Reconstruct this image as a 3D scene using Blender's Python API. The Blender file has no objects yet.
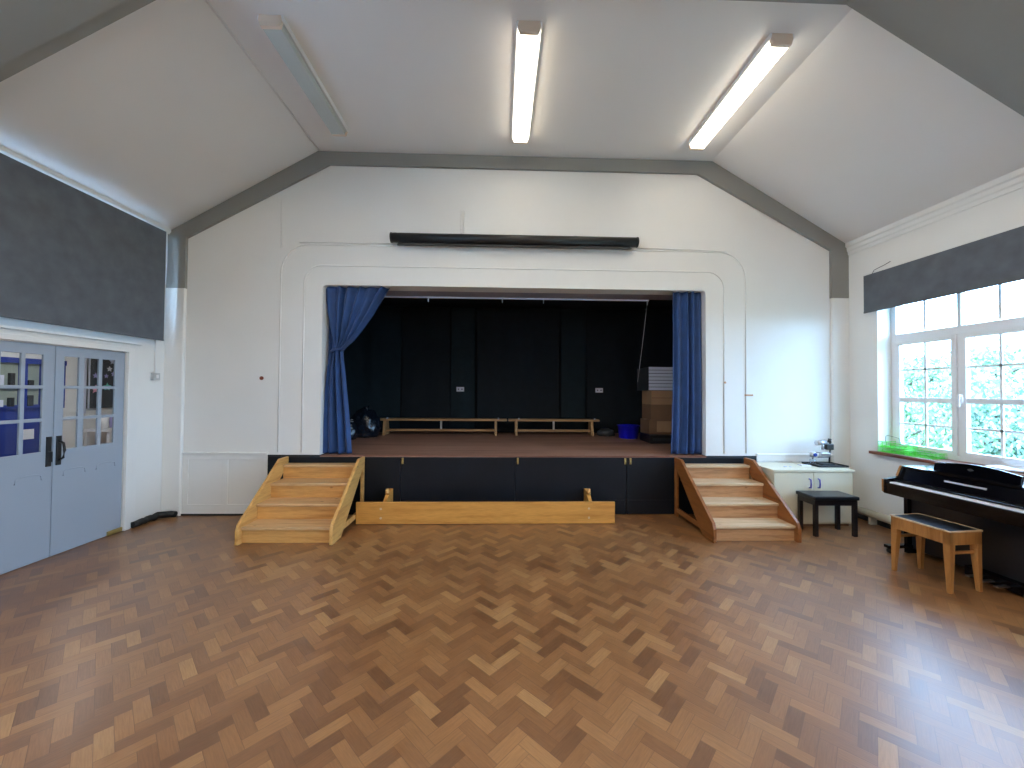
import bpy, bmesh, math, random
from mathutils import Vector, Matrix, noise
random.seed(7)
PI = math.pi
C = bpy.context.scene.collection
S = bpy.context.scene

# ------------------------------------------------------------------ camera
YAW, PITCH, ROLL, FPX = 1.74, 1.06, 0.43, 385.0
y_, p_, r_ = map(math.radians, (YAW, PITCH, ROLL))
Fw = Vector((math.sin(y_)*math.cos(p_), math.cos(y_)*math.cos(p_), math.sin(p_)))
Rt = Vector((math.cos(y_), -math.sin(y_), 0)); Up = Rt.cross(Fw)
Rt2 = math.cos(r_)*Rt + math.sin(r_)*Up; Up2 = -math.sin(r_)*Rt + math.cos(r_)*Up
M = Matrix((Rt2, Up2, -Fw)).transposed().to_4x4(); M.translation = (0, 0, 1.6)
cd = bpy.data.cameras.new('camera'); cam = bpy.data.objects.new('camera', cd); C.objects.link(cam)
cam.matrix_world = M
cd.sensor_width = 36; cd.lens = FPX/1024*36; cd.clip_start = .05; cd.clip_end = 500
S.camera = cam

# ------------------------------------------------------------------ world, exposure, daylight
S.view_settings.view_transform = 'Standard'; S.view_settings.look = 'None'
S.view_settings.gamma = 1; S.view_settings.use_curve_mapping = False
S.view_settings.exposure = 1.3
SKY = 10.5
w = bpy.data.worlds.new('overcast_sky'); S.world = w; w.use_nodes = True
wn = w.node_tree; wn.nodes.clear()
wo = wn.nodes.new('ShaderNodeOutputWorld'); bg = wn.nodes.new('ShaderNodeBackground')
tc = wn.nodes.new('ShaderNodeTexCoord'); sep = wn.nodes.new('ShaderNodeSeparateXYZ'); rp = wn.nodes.new('ShaderNodeValToRGB')
mr = wn.nodes.new('ShaderNodeMapRange'); mr.inputs['From Min'].default_value = -0.3; mr.inputs['From Max'].default_value = 1
wn.links.new(tc.outputs['Generated'], sep.inputs[0]); wn.links.new(sep.outputs['Z'], mr.inputs['Value'])
wn.links.new(mr.outputs[0], rp.inputs[0])
rp.color_ramp.elements[0].position = 0.0; rp.color_ramp.elements[0].color = (.20, .27, .27, 1)
rp.color_ramp.elements[1].position = 1.0; rp.color_ramp.elements[1].color = (.32, .58, 1.0, 1)
e = rp.color_ramp.elements.new(.235); e.color = (.38, .66, 1.0, 1)
wn.links.new(rp.outputs[0], bg.inputs[0]); bg.inputs[1].default_value = SKY
wn.links.new(bg.outputs[0], wo.inputs[0])
LAMP = 4.2                      # lit fluorescent diffusers

def portal(name, loc, rot, sx, sy):
    l = bpy.data.lights.new(name, 'AREA'); l.shape = 'RECTANGLE'; l.size = sx; l.size_y = sy
    l.cycles.is_portal = True
    o = bpy.data.objects.new(name, l); C.objects.link(o); o.location = loc; o.rotation_euler = rot
    return o
# window centres on the right wall (y), shared by walls, windows and portals
WIN_Y = [3.90, 1.42, -1.02, -3.46]; WW = .70; WZ0, WZ1 = .90, 2.80  # the three behind the camera are unseen, added to let in daylight
for wy in WIN_Y:
    portal('daylight_portal', (4.985, wy, (WZ0+WZ1)/2), (0, PI/2, 0), WZ1-WZ0, WW*2)

# ------------------------------------------------------------------ materials
def srgb(r, g, b):
    f = lambda c: (c/255/12.92) if c/255 <= .04045 else ((c/255+.055)/1.055)**2.4
    return (f(r), f(g), f(b), 1)
def newmat(name):
    m = bpy.data.materials.new(name); m.use_nodes = True
    n = m.node_tree; b = n.nodes['Principled BSDF']; return m, n, b
def mth(n, op, a, b=None, c=None):
    q = n.nodes.new('ShaderNodeMath'); q.operation = op
    for i, v in enumerate((a, b, c)):
        if v is None: continue
        if isinstance(v, (int, float)): q.inputs[i].default_value = v
        else: n.links.new(v, q.inputs[i])
    return q.outputs[0]
def coords(n, scale=(1, 1, 1), kind='Object', rot=(0, 0, 0)):
    t = n.nodes.new('ShaderNodeTexCoord'); mp = n.nodes.new('ShaderNodeMapping')
    mp.inputs['Scale'].default_value = scale; mp.inputs['Rotation'].default_value = rot
    n.links.new(t.outputs[kind], mp.inputs[0]); return mp.outputs[0]
def noisen(n, vec, scale, detail=3, rough=.5):
    t = n.nodes.new('ShaderNodeTexNoise'); t.inputs['Scale'].default_value = scale
    t.inputs['Detail'].default_value = detail; t.inputs['Roughness'].default_value = rough
    n.links.new(vec, t.inputs['Vector']); return t.outputs['Fac']
def ramp(n, fac, stops):
    r = n.nodes.new('ShaderNodeValToRGB'); els = r.color_ramp.elements
    els[0].position, els[0].color = stops[0]; els[1].position, els[1].color = stops[-1]
    for p, c in stops[1:-1]:
        q = els.new(p); q.color = c
    n.links.new(fac, r.inputs[0]); return r.outputs[0]
def bumpn(n, b, h, s=.2, d=.01):
    q = n.nodes.new('ShaderNodeBump'); q.inputs['Strength'].default_value = s; q.inputs['Distance'].default_value = d
    n.links.new(h, q.inputs['Height']); n.links.new(q.outputs[0], b.inputs['Normal'])
def dim(c, k): return (c[0]*k, c[1]*k, c[2]*k, 1)
def paint(name, c, rough=.55, var=.06, scale=2.5, bump=.08, spec=.5, metal=0):
    m, n, b = newmat(name); v = coords(n)
    f = noisen(n, v, scale, 4)
    n.links.new(ramp(n, f, [(.3, dim(c, 1-var)), (.7, dim(c, 1+var))]), b.inputs['Base Color'])
    b.inputs['Roughness'].default_value = rough; b.inputs['Metallic'].default_value = metal
    b.inputs['Specular IOR Level'].default_value = spec
    if bump: bumpn(n, b, noisen(n, v, 60, 2), bump, .004)
    return m
def wood(name, c1, c2, axis='x', rough=.45, knots=True, scale=1.0):
    m, n, b = newmat(name)
    sc = {'x': (.7, 9, 9), 'y': (9, .7, 9), 'z': (9, 9, .7)}[axis]
    v = coords(n, tuple(s*scale for s in sc))
    g = noisen(n, v, 2.2, 5, .6)
    col = ramp(n, g, [(.32, c2), (.5, c1), (.72, dim(c1, 1.12))])
    fine = noisen(n, coords(n, tuple(s*6*scale for s in sc)), 3, 2)
    mx = n.nodes.new('ShaderNodeMixRGB'); mx.blend_type = 'MULTIPLY'; mx.inputs[0].default_value = .35
    n.links.new(col, mx.inputs[1]); n.links.new(ramp(n, fine, [(.35, (.72, .66, .6, 1)), (.6, (1, 1, 1, 1))]), mx.inputs[2])
    out = mx.outputs[0]
    if knots:
        vo = n.nodes.new('ShaderNodeTexVoronoi'); vo.inputs['Scale'].default_value = 3.2
        n.links.new(coords(n, {'x': (1, 2, 2), 'y': (2, 1, 2), 'z': (2, 2, 1)}[axis]), vo.inputs['Vector'])
        k = ramp(n, vo.outputs['Distance'], [(.03, (.25, .13, .07, 1)), (.09, (1, 1, 1, 1))])
        m2 = n.nodes.new('ShaderNodeMixRGB'); m2.blend_type = 'MULTIPLY'; m2.inputs[0].default_value = .8
        n.links.new(out, m2.inputs[1]); n.links.new(k, m2.inputs[2]); out = m2.outputs[0]
    n.links.new(out, b.inputs['Base Color']); b.inputs['Roughness'].default_value = rough
    bumpn(n, b, fine, .1, .003)
    return m
def cloth(name, c, rough=.9, sheen=.3, scale=220):
    m, n, b = newmat(name); v = coords(n)
    f = noisen(n, v, 7, 4)
    n.links.new(ramp(n, f, [(.3, dim(c, .85)), (.7, dim(c, 1.15))]), b.inputs['Base Color'])
    b.inputs['Roughness'].default_value = rough; b.inputs['Sheen Weight'].default_value = sheen
    bumpn(n, b, noisen(n, v, scale, 1), .15, .002); return m
def glow(name, c, s):
    m, n, b = newmat(name); v = coords(n)
    b.inputs['Base Color'].default_value = (.9, .9, .88, 1)
    n.links.new(ramp(n, noisen(n, v, 3), [(.2, dim(c, .97)), (.8, c)]), b.inputs['Emission Color'])
    b.inputs['Emission Strength'].default_value = s; return m
def glass(name, tint=(1, 1, 1, 1), refl=.08):
    m = bpy.data.materials.new(name); m.use_nodes = True; n = m.node_tree; n.nodes.clear()
    o = n.nodes.new('ShaderNodeOutputMaterial'); mx = n.nodes.new('ShaderNodeMixShader')
    t = n.nodes.new('ShaderNodeBsdfTransparent'); t.inputs[0].default_value = tint
    g = n.nodes.new('ShaderNodeBsdfGlossy'); g.inputs['Roughness'].default_value = .02
    lw = n.nodes.new('ShaderNodeLayerWeight'); lw.inputs[0].default_value = .12
    n.links.new(mth(n, 'MINIMUM', mth(n, 'ADD', lw.outputs['Fresnel'], refl*.2), .35), mx.inputs[0])
    n.links.new(t.outputs[0], mx.inputs[1]); n.links.new(g.outputs[0], mx.inputs[2]); n.links.new(mx.outputs[0], o.inputs[0])
    return m

def herringbone():
    m, n, b = newmat('oak_herringbone_parquet'); W_, N = .066, 3
    t = n.nodes.new('ShaderNodeTexCoord'); s = n.nodes.new('ShaderNodeSeparateXYZ'); n.links.new(t.outputs['Object'], s.inputs[0])
    X, Y = s.outputs[0], s.outputs[1]; k = 1/(W_*math.sqrt(2))
    u = mth(n, 'MULTIPLY', mth(n, 'ADD', X, Y), k); v = mth(n, 'MULTIPLY', mth(n, 'SUBTRACT', Y, X), k)
    i = mth(n, 'FLOOR', u); j = mth(n, 'FLOOR', v)
    kk = mth(n, 'FLOORED_MODULO', mth(n, 'SUBTRACT', i, j), 2*N)
    hor = mth(n, 'LESS_THAN', kk, N-.5)
    k2 = mth(n, 'SUBTRACT', 2*N-1, kk)
    def sel(a, c):   # hor ? a : c
        return mth(n, 'ADD', mth(n, 'MULTIPLY', hor, a), mth(n, 'MULTIPLY', mth(n, 'SUBTRACT', 1, hor), c))
    idx = sel(mth(n, 'SUBTRACT', i, kk), i); idy = sel(j, mth(n, 'SUBTRACT', j, k2))
    fu, fv = mth(n, 'SUBTRACT', u, idx), mth(n, 'SUBTRACT', v, idy)
    along = sel(fu, fv); across = sel(fv, fu)
    d1 = mth(n, 'MINIMUM', along, mth(n, 'SUBTRACT', N, along)); d2 = mth(n, 'MINIMUM', across, mth(n, 'SUBTRACT', 1, across))
    d = mth(n, 'MINIMUM', d1, d2)
    cb = n.nodes.new('ShaderNodeCombineXYZ'); n.links.new(idx, cb.inputs[0]); n.links.new(idy, cb.inputs[1]); n.links.new(mth(n, 'MULTIPLY', hor, 37.3), cb.inputs[2])
    wn_ = n.nodes.new('ShaderNodeTexWhiteNoise'); wn_.noise_dimensions = '3D'; n.links.new(cb.outputs[0], wn_.inputs['Vector'])
    base = ramp(n, wn_.outputs['Value'], [(0, (.165, .070, .026, 1)), (.15, (.215, .093, .034, 1)), (.5, (.272, .122, .043, 1)), (.85, (.325, .155, .056, 1)), (1, (.38, .20, .075, 1))])
    # grain along each block
    cg = n.nodes.new('ShaderNodeCombineXYZ'); n.links.new(mth(n, 'MULTIPLY', along, .35), cg.inputs[0]); n.links.new(mth(n, 'MULTIPLY', across, 5), cg.inputs[1])
    n.links.new(mth(n, 'MULTIPLY', wn_.outputs['Value'], 50), cg.inputs[2])
    gr = noisen(n, cg.outputs[0], 2.2, 4, .6)
    mx = n.nodes.new('ShaderNodeMixRGB'); mx.blend_type = 'MULTIPLY'; mx.inputs[0].default_value = .55
    n.links.new(base, mx.inputs[1]); n.links.new(ramp(n, gr, [(.3, (.68, .62, .58, 1)), (.65, (1.1, 1.1, 1.1, 1))]), mx.inputs[2])
    # large scale wear
    big = noisen(n, coords(n), .9, 5, .6)
    m2 = n.nodes.new('ShaderNodeMixRGB'); m2.blend_type = 'MULTIPLY'; m2.inputs[0].default_value = .5
    n.links.new(mx.outputs[0], m2.inputs[1]); n.links.new(ramp(n, big, [(.35, (.72, .70, .70, 1)), (.65, (1.1, 1.08, 1.05, 1))]), m2.inputs[2])
    seam = n.nodes.new('ShaderNodeMapRange'); n.links.new(d, seam.inputs['Value']); seam.inputs['From Min'].default_value = .008; seam.inputs['From Max'].default_value = .03
    m3 = n.nodes.new('ShaderNodeMixRGB'); m3.inputs[1].default_value = (.10, .04, .017, 1)
    n.links.new(mth(n, 'ADD', mth(n, 'MULTIPLY', seam.outputs[0], .6), .4), m3.inputs[0]); n.links.new(m2.outputs[0], m3.inputs[2])
    n.links.new(m3.outputs[0], b.inputs['Base Color'])
    rr = mth(n, 'ADD', mth(n, 'MULTIPLY', big, .16), mth(n, 'MULTIPLY', wn_.outputs['Value'], .08))
    n.links.new(mth(n, 'ADD', rr, .33), b.inputs['Roughness'])
    b.inputs['Coat Weight'].default_value = .55; b.inputs['Coat Roughness'].default_value = .30
    bumpn(n, b, mth(n, 'ADD', mth(n, 'MULTIPLY', seam.outputs[0], .6), mth(n, 'MULTIPLY', noisen(n, coords(n), 9, 3), .8)), .18, .004)
    return m

MAT = dict(
    floor=herringbone(),
    wall=paint('white_wall_paint', (.80, .79, .755, 1), .5, .025, 1.2, .06),
    ceil=paint('ceiling_paint', (.80, .775, .745, 1), .7, .02, 1.0, .05),
    rib=paint('grey_beam_paint', srgb(142, 141, 136), .6, .04, 2, .06),
    blind=cloth('charcoal_blind_fabric', srgb(92, 97, 104), .85, .1, 500),
    trimw=paint('white_gloss_trim', (.80, .79, .76, 1), .3, .02, 2, .03),
    door=paint('grey_blue_door_paint', srgb(158, 168, 180), .32, .02, 2, .04),
    black=paint('matt_black_paint', (.011, .014, .017, 1), .55, .2, 3, .05),
    stageblack=paint('stage_front_black', (.005, .007, .011, 1), .4, .3, 2.2, .12, .3),
    blackgloss=paint('polished_ebony', (.002, .002, .004, 1), .16, .1, 2, 0, .35),
    blackplastic=paint('black_plastic', (.012, .012, .013, 1), .4, .1, 3, .03),
    navydrape=cloth('dark_backdrop_cloth', (.0045, .0095, .014, 1), .95, .05),
    navydrape2=cloth('dark_teal_backdrop_cloth', (.006, .016, .022, 1), .95, .05),
    blue=cloth('blue_velvet', (.016, .058, .190, 1), .7, .12),
    stagefloor=wood('stage_boards', srgb(158, 120, 102), srgb(128, 92, 78), 'x', .6, False, .5),
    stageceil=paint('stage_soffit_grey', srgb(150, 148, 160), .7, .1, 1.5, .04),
    pine=wood('varnished_pine', srgb(214, 160, 92), srgb(190, 132, 70), 'x', .42),
    pinetread=wood('pine_treads', srgb(214, 172, 122), srgb(186, 142, 94), 'x', .45),  # slightly worn tone; light contrast of treads against risers put into the colour
    pineY=wood('varnished_pine_boards', srgb(214, 164, 94), srgb(190, 136, 72), 'y', .42),
    pineR=wood('worn_pine', srgb(190, 142, 98), srgb(150, 102, 64), 'x', .5),
    pineRtop=wood('worn_pine_treads', srgb(212, 184, 148), srgb(186, 146, 104), 'x', .5),
    pineRY=wood('orange_pine_stringer', srgb(150, 92, 46), srgb(124, 72, 34), 'y', .4),
    bench=wood('golden_bench_beech', srgb(208, 148, 72), srgb(188, 124, 54), 'x', .35, False, .8),
    benchdull=wood('pale_bench_wood', srgb(190, 148, 100), srgb(168, 124, 80), 'x', .45, False, .8),
    oak=wood('light_oak', srgb(176, 122, 66), srgb(150, 98, 48), 'z', .4, False, 1),
    cab=paint('cream_laminate', srgb(222, 214, 188), .4, .02, 2, .02),
    purple=paint('purple_plastic', srgb(92, 80, 170), .4, .02, 2, 0),
    metal=paint('brushed_metal', (.55, .55, .55, 1), .3, .05, 4, .02, metal=1),
    brass=paint('dull_brass', srgb(180, 160, 100), .4, .1, 5, .02, metal=.7),
    whiteplastic=paint('white_plastic', (.82, .82, .82, 1), .35, .02, 3, 0),
    upvc=paint('white_upvc', (.80, .80, .80, 1), .3, .01, 3, 0),
    lampoff=paint('unlit_diffuser', (.52, .56, .54, 1), .25, .03, 3, 0),
    lampcap=paint('lamp_end_cap', srgb(225, 205, 185), .4, .02, 3, 0),
    lamplit=glow('lit_diffuser', (1.0, .90, .73, 1), LAMP), lampfill=glow('fill_diffuser_rear', (1.0, .92, .80, 1), LAMP*2.9),  # rear lamps are unseen, added and boosted as ambient fill
    corridorfill=glow('corridor_fill_glow', (1, .95, .88, 1), 14),
    sill=wood('brown_sill_wood', srgb(124, 66, 44), srgb(92, 46, 30), 'y', .35, False),
    green=paint('lime_green_wire', srgb(72, 215, 36), .4, .02, 3, 0),
    card=paint('brown_cardboard', srgb(168, 128, 92), .8, .06, 5, .05),
    carddark=paint('darker_cardboard', srgb(126, 92, 66), .8, .06, 5, .05),
    slat=paint('pale_grey_slats', srgb(205, 208, 222), .5, .02, 3, 0),
    greydark=paint('dark_grey_plastic', (.03, .035, .04, 1), .5, .1, 4, .02),
    tub=paint('bright_blue_plastic', (.012, .012, .62, 1), .3, .05, 3, 0),
    bag=paint('black_bin_liner', (.008, .012, .02, 1), .18, .2, 8, .3),
    silver=paint('silver_foil_print', (.6, .62, .66, 1), .25, .1, 8, .05, metal=.6),
    pipe=paint('cream_pipe_paint', srgb(218, 214, 196), .35, .02, 3, .03),
    foam=paint('black_pipe_lagging', (.010, .012, .012, 1), .6, .2, 20, .3),
    paper=paint('white_paper', (.85, .85, .86, 1), .6, .02, 3, 0),
    boardblue=paint('royal_blue_board', srgb(24, 52, 140), .6, .05, 3, .02),
    boardblack=paint('black_display_board', srgb(40, 44, 48), .7, .05, 3, .02),
    pink=paint('pink_card', srgb(240, 170, 190), .6, .02, 3, 0),
    mint=paint('mint_card', srgb(120, 215, 190), .6, .02, 3, 0),
    sage=paint('sage_pinboard', srgb(140, 150, 140), .8, .05, 3, .02),
    lilac=paint('lilac_card', srgb(180, 170, 220), .6, .02, 3, 0),
    red=paint('red_card', srgb(210, 70, 70), .6, .02, 3, 0),
    vinyl=paint('black_vinyl', (.010, .011, .014, 1), .3, .1, 6, .08),
    espresso=paint('black_stained_wood', (.011, .009, .010, 1), .3, .1, 5, .02),
    leaf=paint('pale_green_leaves', (.20, .33, .16, 1), .6, .35, 1.4, 0),
    leaf2=paint('grey_green_leaves', (.22, .32, .24, 1), .6, .35, 1.4, 0),
    bark=paint('bark', (.10, .075, .055, 1), .9, .2, 6, .3),
    grass=paint('grass', (.15, .19, .12, 1), .9, .2, 1.5, .2),
    render_=paint('pink_house_render', srgb(226, 190, 180), .8, .03, 2, .05),
    roof=paint('grey_roof_tiles', srgb(120, 118, 128), .8, .1, 6, .2),
    brick=paint('red_brick', srgb(150, 96, 80), .8, .1, 9, .2),
    glass=glass('window_glass'), glassd=glass('door_glass', (.92, .96, 1, 1)),
    clear=glass('clear_glass', (.85, .9, .95, 1), .5),
    darkpane=paint('dark_window_pane', (.06, .07, .09, 1), .1, .1, 3, 0),
)

# ------------------------------------------------------------------ mesh helpers
class MB:
    def __init__(s): s.bm = bmesh.new()
    def box(s, x0, x1, y0, y1, z0, z1, rot=None, piv=None, bev=0):
        r = bmesh.ops.create_cube(s.bm, size=1)['verts']
        for v in r:
            v.co = Vector(((x0+x1)/2+v.co.x*(x1-x0), (y0+y1)/2+v.co.y*(y1-y0), (z0+z1)/2+v.co.z*(z1-z0)))
        if bev:
            es = list({e for v in r for e in v.link_edges})
            q = bmesh.ops.bevel(s.bm, geom=es, offset=bev, segments=2, affect='EDGES', profile=.6); r = q['verts']
        if rot is not None:
            p = Vector(piv) if piv else Vector(((x0+x1)/2, (y0+y1)/2, (z0+z1)/2))
            for v in r: v.co = rot @ (v.co-p) + p
        return s
    def prism(s, poly, a0, a1, axis='x'):
        def mk(a, p, q):
            return {'x': (a, p, q), 'y': (p, a, q), 'z': (p, q, a)}[axis]
        A = [s.bm.verts.new(mk(a0, p, q)) for p, q in poly]; B = [s.bm.verts.new(mk(a1, p, q)) for p, q in poly]
        n = len(poly); fs = [s.bm.faces.new(A), s.bm.faces.new(B[::-1])]
        for i in range(n): fs.append(s.bm.faces.new([A[i], B[i], B[(i+1) % n], A[(i+1) % n]]))
        bmesh.ops.recalc_face_normals(s.bm, faces=fs); return s
    def cyl(s, p0, p1, r0, r1=None, seg=16):
        r1 = r0 if r1 is None else r1
        p0, p1 = Vector(p0), Vector(p1); d = p1-p0; q = d.to_track_quat('Z', 'Y').to_matrix()
        A, B = [], []
        for i in range(seg):
            a = 2*PI*i/seg; o = Vector((math.cos(a), math.sin(a), 0))
            A.append(s.bm.verts.new(p0+q@(o*r0))); B.append(s.bm.verts.new(p1+q@(o*r1)))
        fs = [s.bm.faces.new(A[::-1]), s.bm.faces.new(B)]
        for i in range(seg):
            f = s.bm.faces.new([A[i], A[(i+1) % seg], B[(i+1) % seg], B[i]]); f.smooth = True; fs.append(f)
        return s
    def tube(s, pts, r, seg=8, caps=True):
        pts = [Vector(p) for p in pts]; rings = []
        for i, p in enumerate(pts):
            d = (pts[min(i+1, len(pts)-1)]-pts[max(i-1, 0)]).normalized()
            up = Vector((0, 0, 1)) if abs(d.z) < .9 else Vector((1, 0, 0))
            a = d.cross(up).normalized(); b = a.cross(d)
            rr = r[i] if isinstance(r, (list, tuple)) else r
            rings.append([s.bm.verts.new(p+(a*math.cos(t)+b*math.sin(t))*rr) for t in [2*PI*k/seg for k in range(seg)]])
        for A, B in zip(rings, rings[1:]):
            for k in range(seg):
                f = s.bm.faces.new([A[k], A[(k+1) % seg], B[(k+1) % seg], B[k]]); f.smooth = True
        if caps: s.bm.faces.new(rings[0][::-1]); s.bm.faces.new(rings[-1])
        return s
    def grid(s, f, nu, nv):
        V = [[s.bm.verts.new(f(i/nu, j/nv)) for j in range(nv+1)] for i in range(nu+1)]
        for i in range(nu):
            for j in range(nv):
                q = s.bm.faces.new([V[i][j], V[i+1][j], V[i+1][j+1], V[i][j+1]]); q.smooth = True
        return s
    def build(s, name, mat, parent=None, bevel=0, solid=0, loc=None, subsurf=0):
        me = bpy.data.meshes.new(name); bmesh.ops.recalc_face_normals(s.bm, faces=s.bm.faces[:]); s.bm.to_mesh(me); s.bm.free()
        o = bpy.data.objects.new(name, me); C.objects.link(o); me.materials.append(MAT[mat] if isinstance(mat, str) else mat)
        if parent: o.parent = parent
        if loc is not None: o.location = loc
        if solid:
            md = o.modifiers.new('thickness', 'SOLIDIFY'); md.thickness = solid; md.offset = 0
        if bevel:
            md = o.modifiers.new('bevel', 'BEVEL'); md.width = bevel; md.segments = 2; md.limit_method = 'ANGLE'; md.angle_limit = math.radians(40)
        if subsurf:
            md = o.modifiers.new('subsurf', 'SUBSURF'); md.levels = subsurf; md.render_levels = subsurf
        return o
def B(x0, x1, y0, y1, z0, z1, bev=0): return MB().box(x0, x1, y0, y1, z0, z1, bev=bev)
def struct(o): o['kind'] = 'structure'; return o
def tag(o, label, cat, group=None):
    o['label'] = label; o['category'] = cat
    if group: o['group'] = group
    return o
def thing(name, label, cat, loc=(0, 0, 0), rz=0, group=None):
    o = bpy.data.objects.new(name, None); C.objects.link(o); o.location = loc; o.rotation_euler = (0, 0, rz); o.empty_display_size = .1
    return tag(o, label, cat, group)
def rz(a): return Matrix.Rotation(a, 3, 'Z')
def rx(a): return Matrix.Rotation(a, 3, 'X')
def ry(a): return Matrix.Rotation(a, 3, 'Y')

# ------------------------------------------------------------------ room shell
XL, XR, YF, YB = -4.24, 4.645, 5.02, -6.0          # side walls, stage wall, wall behind the camera
ZP, ZC = 3.59, 4.68                               # wall plate, flat ceiling
CL, CR = -2.37, 2.79                             # creases of the ceiling
PX0, PX1, PZ0, PZ1 = -2.30, 2.722, .76, 2.955    # proscenium opening
def cells(mb, plane, a0, a1, us, vs, holes):
    for i in range(len(us)-1):
        for j in range(len(vs)-1):
            cu, cv = (us[i]+us[i+1])/2, (vs[j]+vs[j+1])/2
            if any(h[0] < cu < h[1] and h[2] < cv < h[3] for h in holes): continue
            if plane == 'x': mb.box(a0, a1, us[i], us[i+1], vs[j], vs[j+1])
            else: mb.box(us[i], us[i+1], a0, a1, vs[j], vs[j+1])
    bmesh.ops.remove_doubles(mb.bm, verts=mb.bm.verts[:], dist=1e-5)
    seen = {}                                         # drop the internal shared faces
    for f in mb.bm.faces[:]:
        k = tuple(round(c, 3) for c in f.calc_center_median()); seen.setdefault(k, []).append(f)
    dead = [f for fs in seen.values() if len(fs) > 1 for f in fs]
    bmesh.ops.delete(mb.bm, geom=dead, context='FACES')
    return mb
struct(B(XL-.3, XR+.4, YB-.2, YF+.3, -.12, 0).build('floor', 'floor'))
# left wall: opening for the double door, high windows behind the blinds
DY0, DY1 = 3.11, 4.47
lh = [(DY0-.12, DY1+.13, 0, 2.04), (2.95, 4.72, 2.42, 3.50), (.3, 2.2, 2.42, 3.50)]
struct(cells(MB(), 'x', XL-.12, XL, [YB, .3, 2.2, 2.95, DY0-.12, DY1+.13, 4.72, YF+.2], [0, 2.04, 2.42, 3.50, ZP], lh).build('wall_left', 'wall'))
rh = [(y-WW, y+WW, WZ0, WZ1) for y in WIN_Y]
us = sorted([YB, YF+.2]+[y+s for y in WIN_Y for s in (-WW, WW)])
struct(cells(MB(), 'x', XR, XR+.32, us, [0, WZ0, WZ1, ZP], rh).build('wall_right', 'wall'))
# stage wall
SX0, SX1 = -2.955, 3.40
mb = cells(MB(), 'y', YF, YF+.25, [XL, SX0, PX0, PX1, SX1, XR], [0, PZ0+.005, PZ1, ZP], [(PX0, PX1, PZ0, PZ1), (SX0, SX1, 0, PZ0)])
mb.prism([(XL, ZP), (XR, ZP), (CR, ZC), (CL, ZC)], YF, YF+.25, 'y')
# rounded corners at the head of the opening
for cx, sg in ((PX0, 1), (PX1, -1)):
    pts = [(cx, PZ1), (cx, PZ1-.05)] + [(cx+sg*(.05-.05*math.cos(a)), PZ1-.05+.05*math.sin(a)) for a in [PI/2*k/6 for k in range(1, 7)]]
    mb.prism(pts, YF, YF+.25, 'y')
struct(mb.build('wall_front', 'wall'))
struct(MB().prism([(XL, 0), (XR, 0), (XR, ZP), (CR, ZC), (CL, ZC), (XL, ZP)], YB-.2, YB, 'y').build('wall_rear', 'wall'))
# ceiling of three planes
mb = MB()
mb.prism([(XL-.2, ZP-.11), (CL, ZC), (CR, ZC), (XR+.4, ZP-.23), (XR+.4, ZP+.1), (CR+.1, ZC+.25), (CL-.1, ZC+.25), (XL-.2, ZP+.2)], YB-.2, YF+.25, 'y')
struct(mb.build('ceiling', 'ceil'))
# beams: profile follows the ceiling
def rib(i, y0, y1, drop=.17, inset=.0, far=False, mat='rib', pil=True, pz=2.875):
    th = drop; o = .02
    outer = [(XL, pz), (XL, ZP-.005), (CL-.003, ZC-.004), (CR+.003, ZC-.004), (XR, ZP-.005), (XR, pz)]
    xi, xj = XL+.285-inset, XR-.275+inset
    inner = [(xj, pz), (xj, 3.49), (CR-.19, ZC-th), (CL+.15, ZC-th), (xi, 3.495), (xi, pz)]
    if far: inner = [(XR-.232, pz), (XR-.232, 3.515), (CR-.193, ZC-.17), (CL+.143, ZC-.17), (XL+.232, 3.52), (XL+.232, pz)]
    m_ = MB().prism(outer[:3]+outer[3:]+inner, y0, y1, 'y')
    return struct(m_.build('trim_%d' % i, mat))
rib(1, 4.98, YF, far=True)
rib(2, 2.20, 2.70); rib(3, 2.16, 2.79, .13, .03)
rib(4, -.05, .25); rib(5, -2.5, -2.2)
k = 6
for y0, y1 in ((4.98, YF), (2.20, 2.70), (-.05, .25), (-2.5, -2.2)):
    pw = .232 if y0 > 4 else .285
    struct(MB().prism([(XL, y1), (XL, y0), (XL+pw-.012, y0), (XL+pw, y0+.012), (XL+pw, y1)], 0, 2.875, 'z').build('trim_%d' % k, 'wall', bevel=.006)); k += 1
    struct(MB().prism([(XR, y1), (XR, y0), (XR-pw+.012, y0), (XR-pw, y0+.012), (XR-pw, y1)], 0, 2.875, 'z').build('trim_%d' % k, 'wall', bevel=.006)); k += 1
# cornice on the right wall, thin one on the left
for y0, y1 in ((2.79, 4.98), (.25, 2.16), (-2.2, -.05), (-6, -2.5)):
    struct(MB().prism([(XR, 3.45), (XR-.010, 3.45), (XR-.014, 3.49), (XR-.024, 3.505), (XR-.028, 3.545), (XR-.045, 3.56), (XR-.045, 3.612), (XR, 3.60)], y0, y1, 'y').build('trim_%d' % k, 'trimw')); k += 1
    struct(MB().prism([(XL, 3.555), (XL+.03, 3.56), (XL+.05, 3.585), (XL+.05, 3.63), (XL, 3.62)], y0, y1, 'y').build('trim_%d' % k, 'trimw')); k += 1
# bead along the left crease
struct(MB().tube([(CL+.02, 2.7, ZC-.002), (CL+.02, 4.98, ZC-.002)], .008, 6).build('trim_%d' % k, 'ceil')); k += 1
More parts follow.
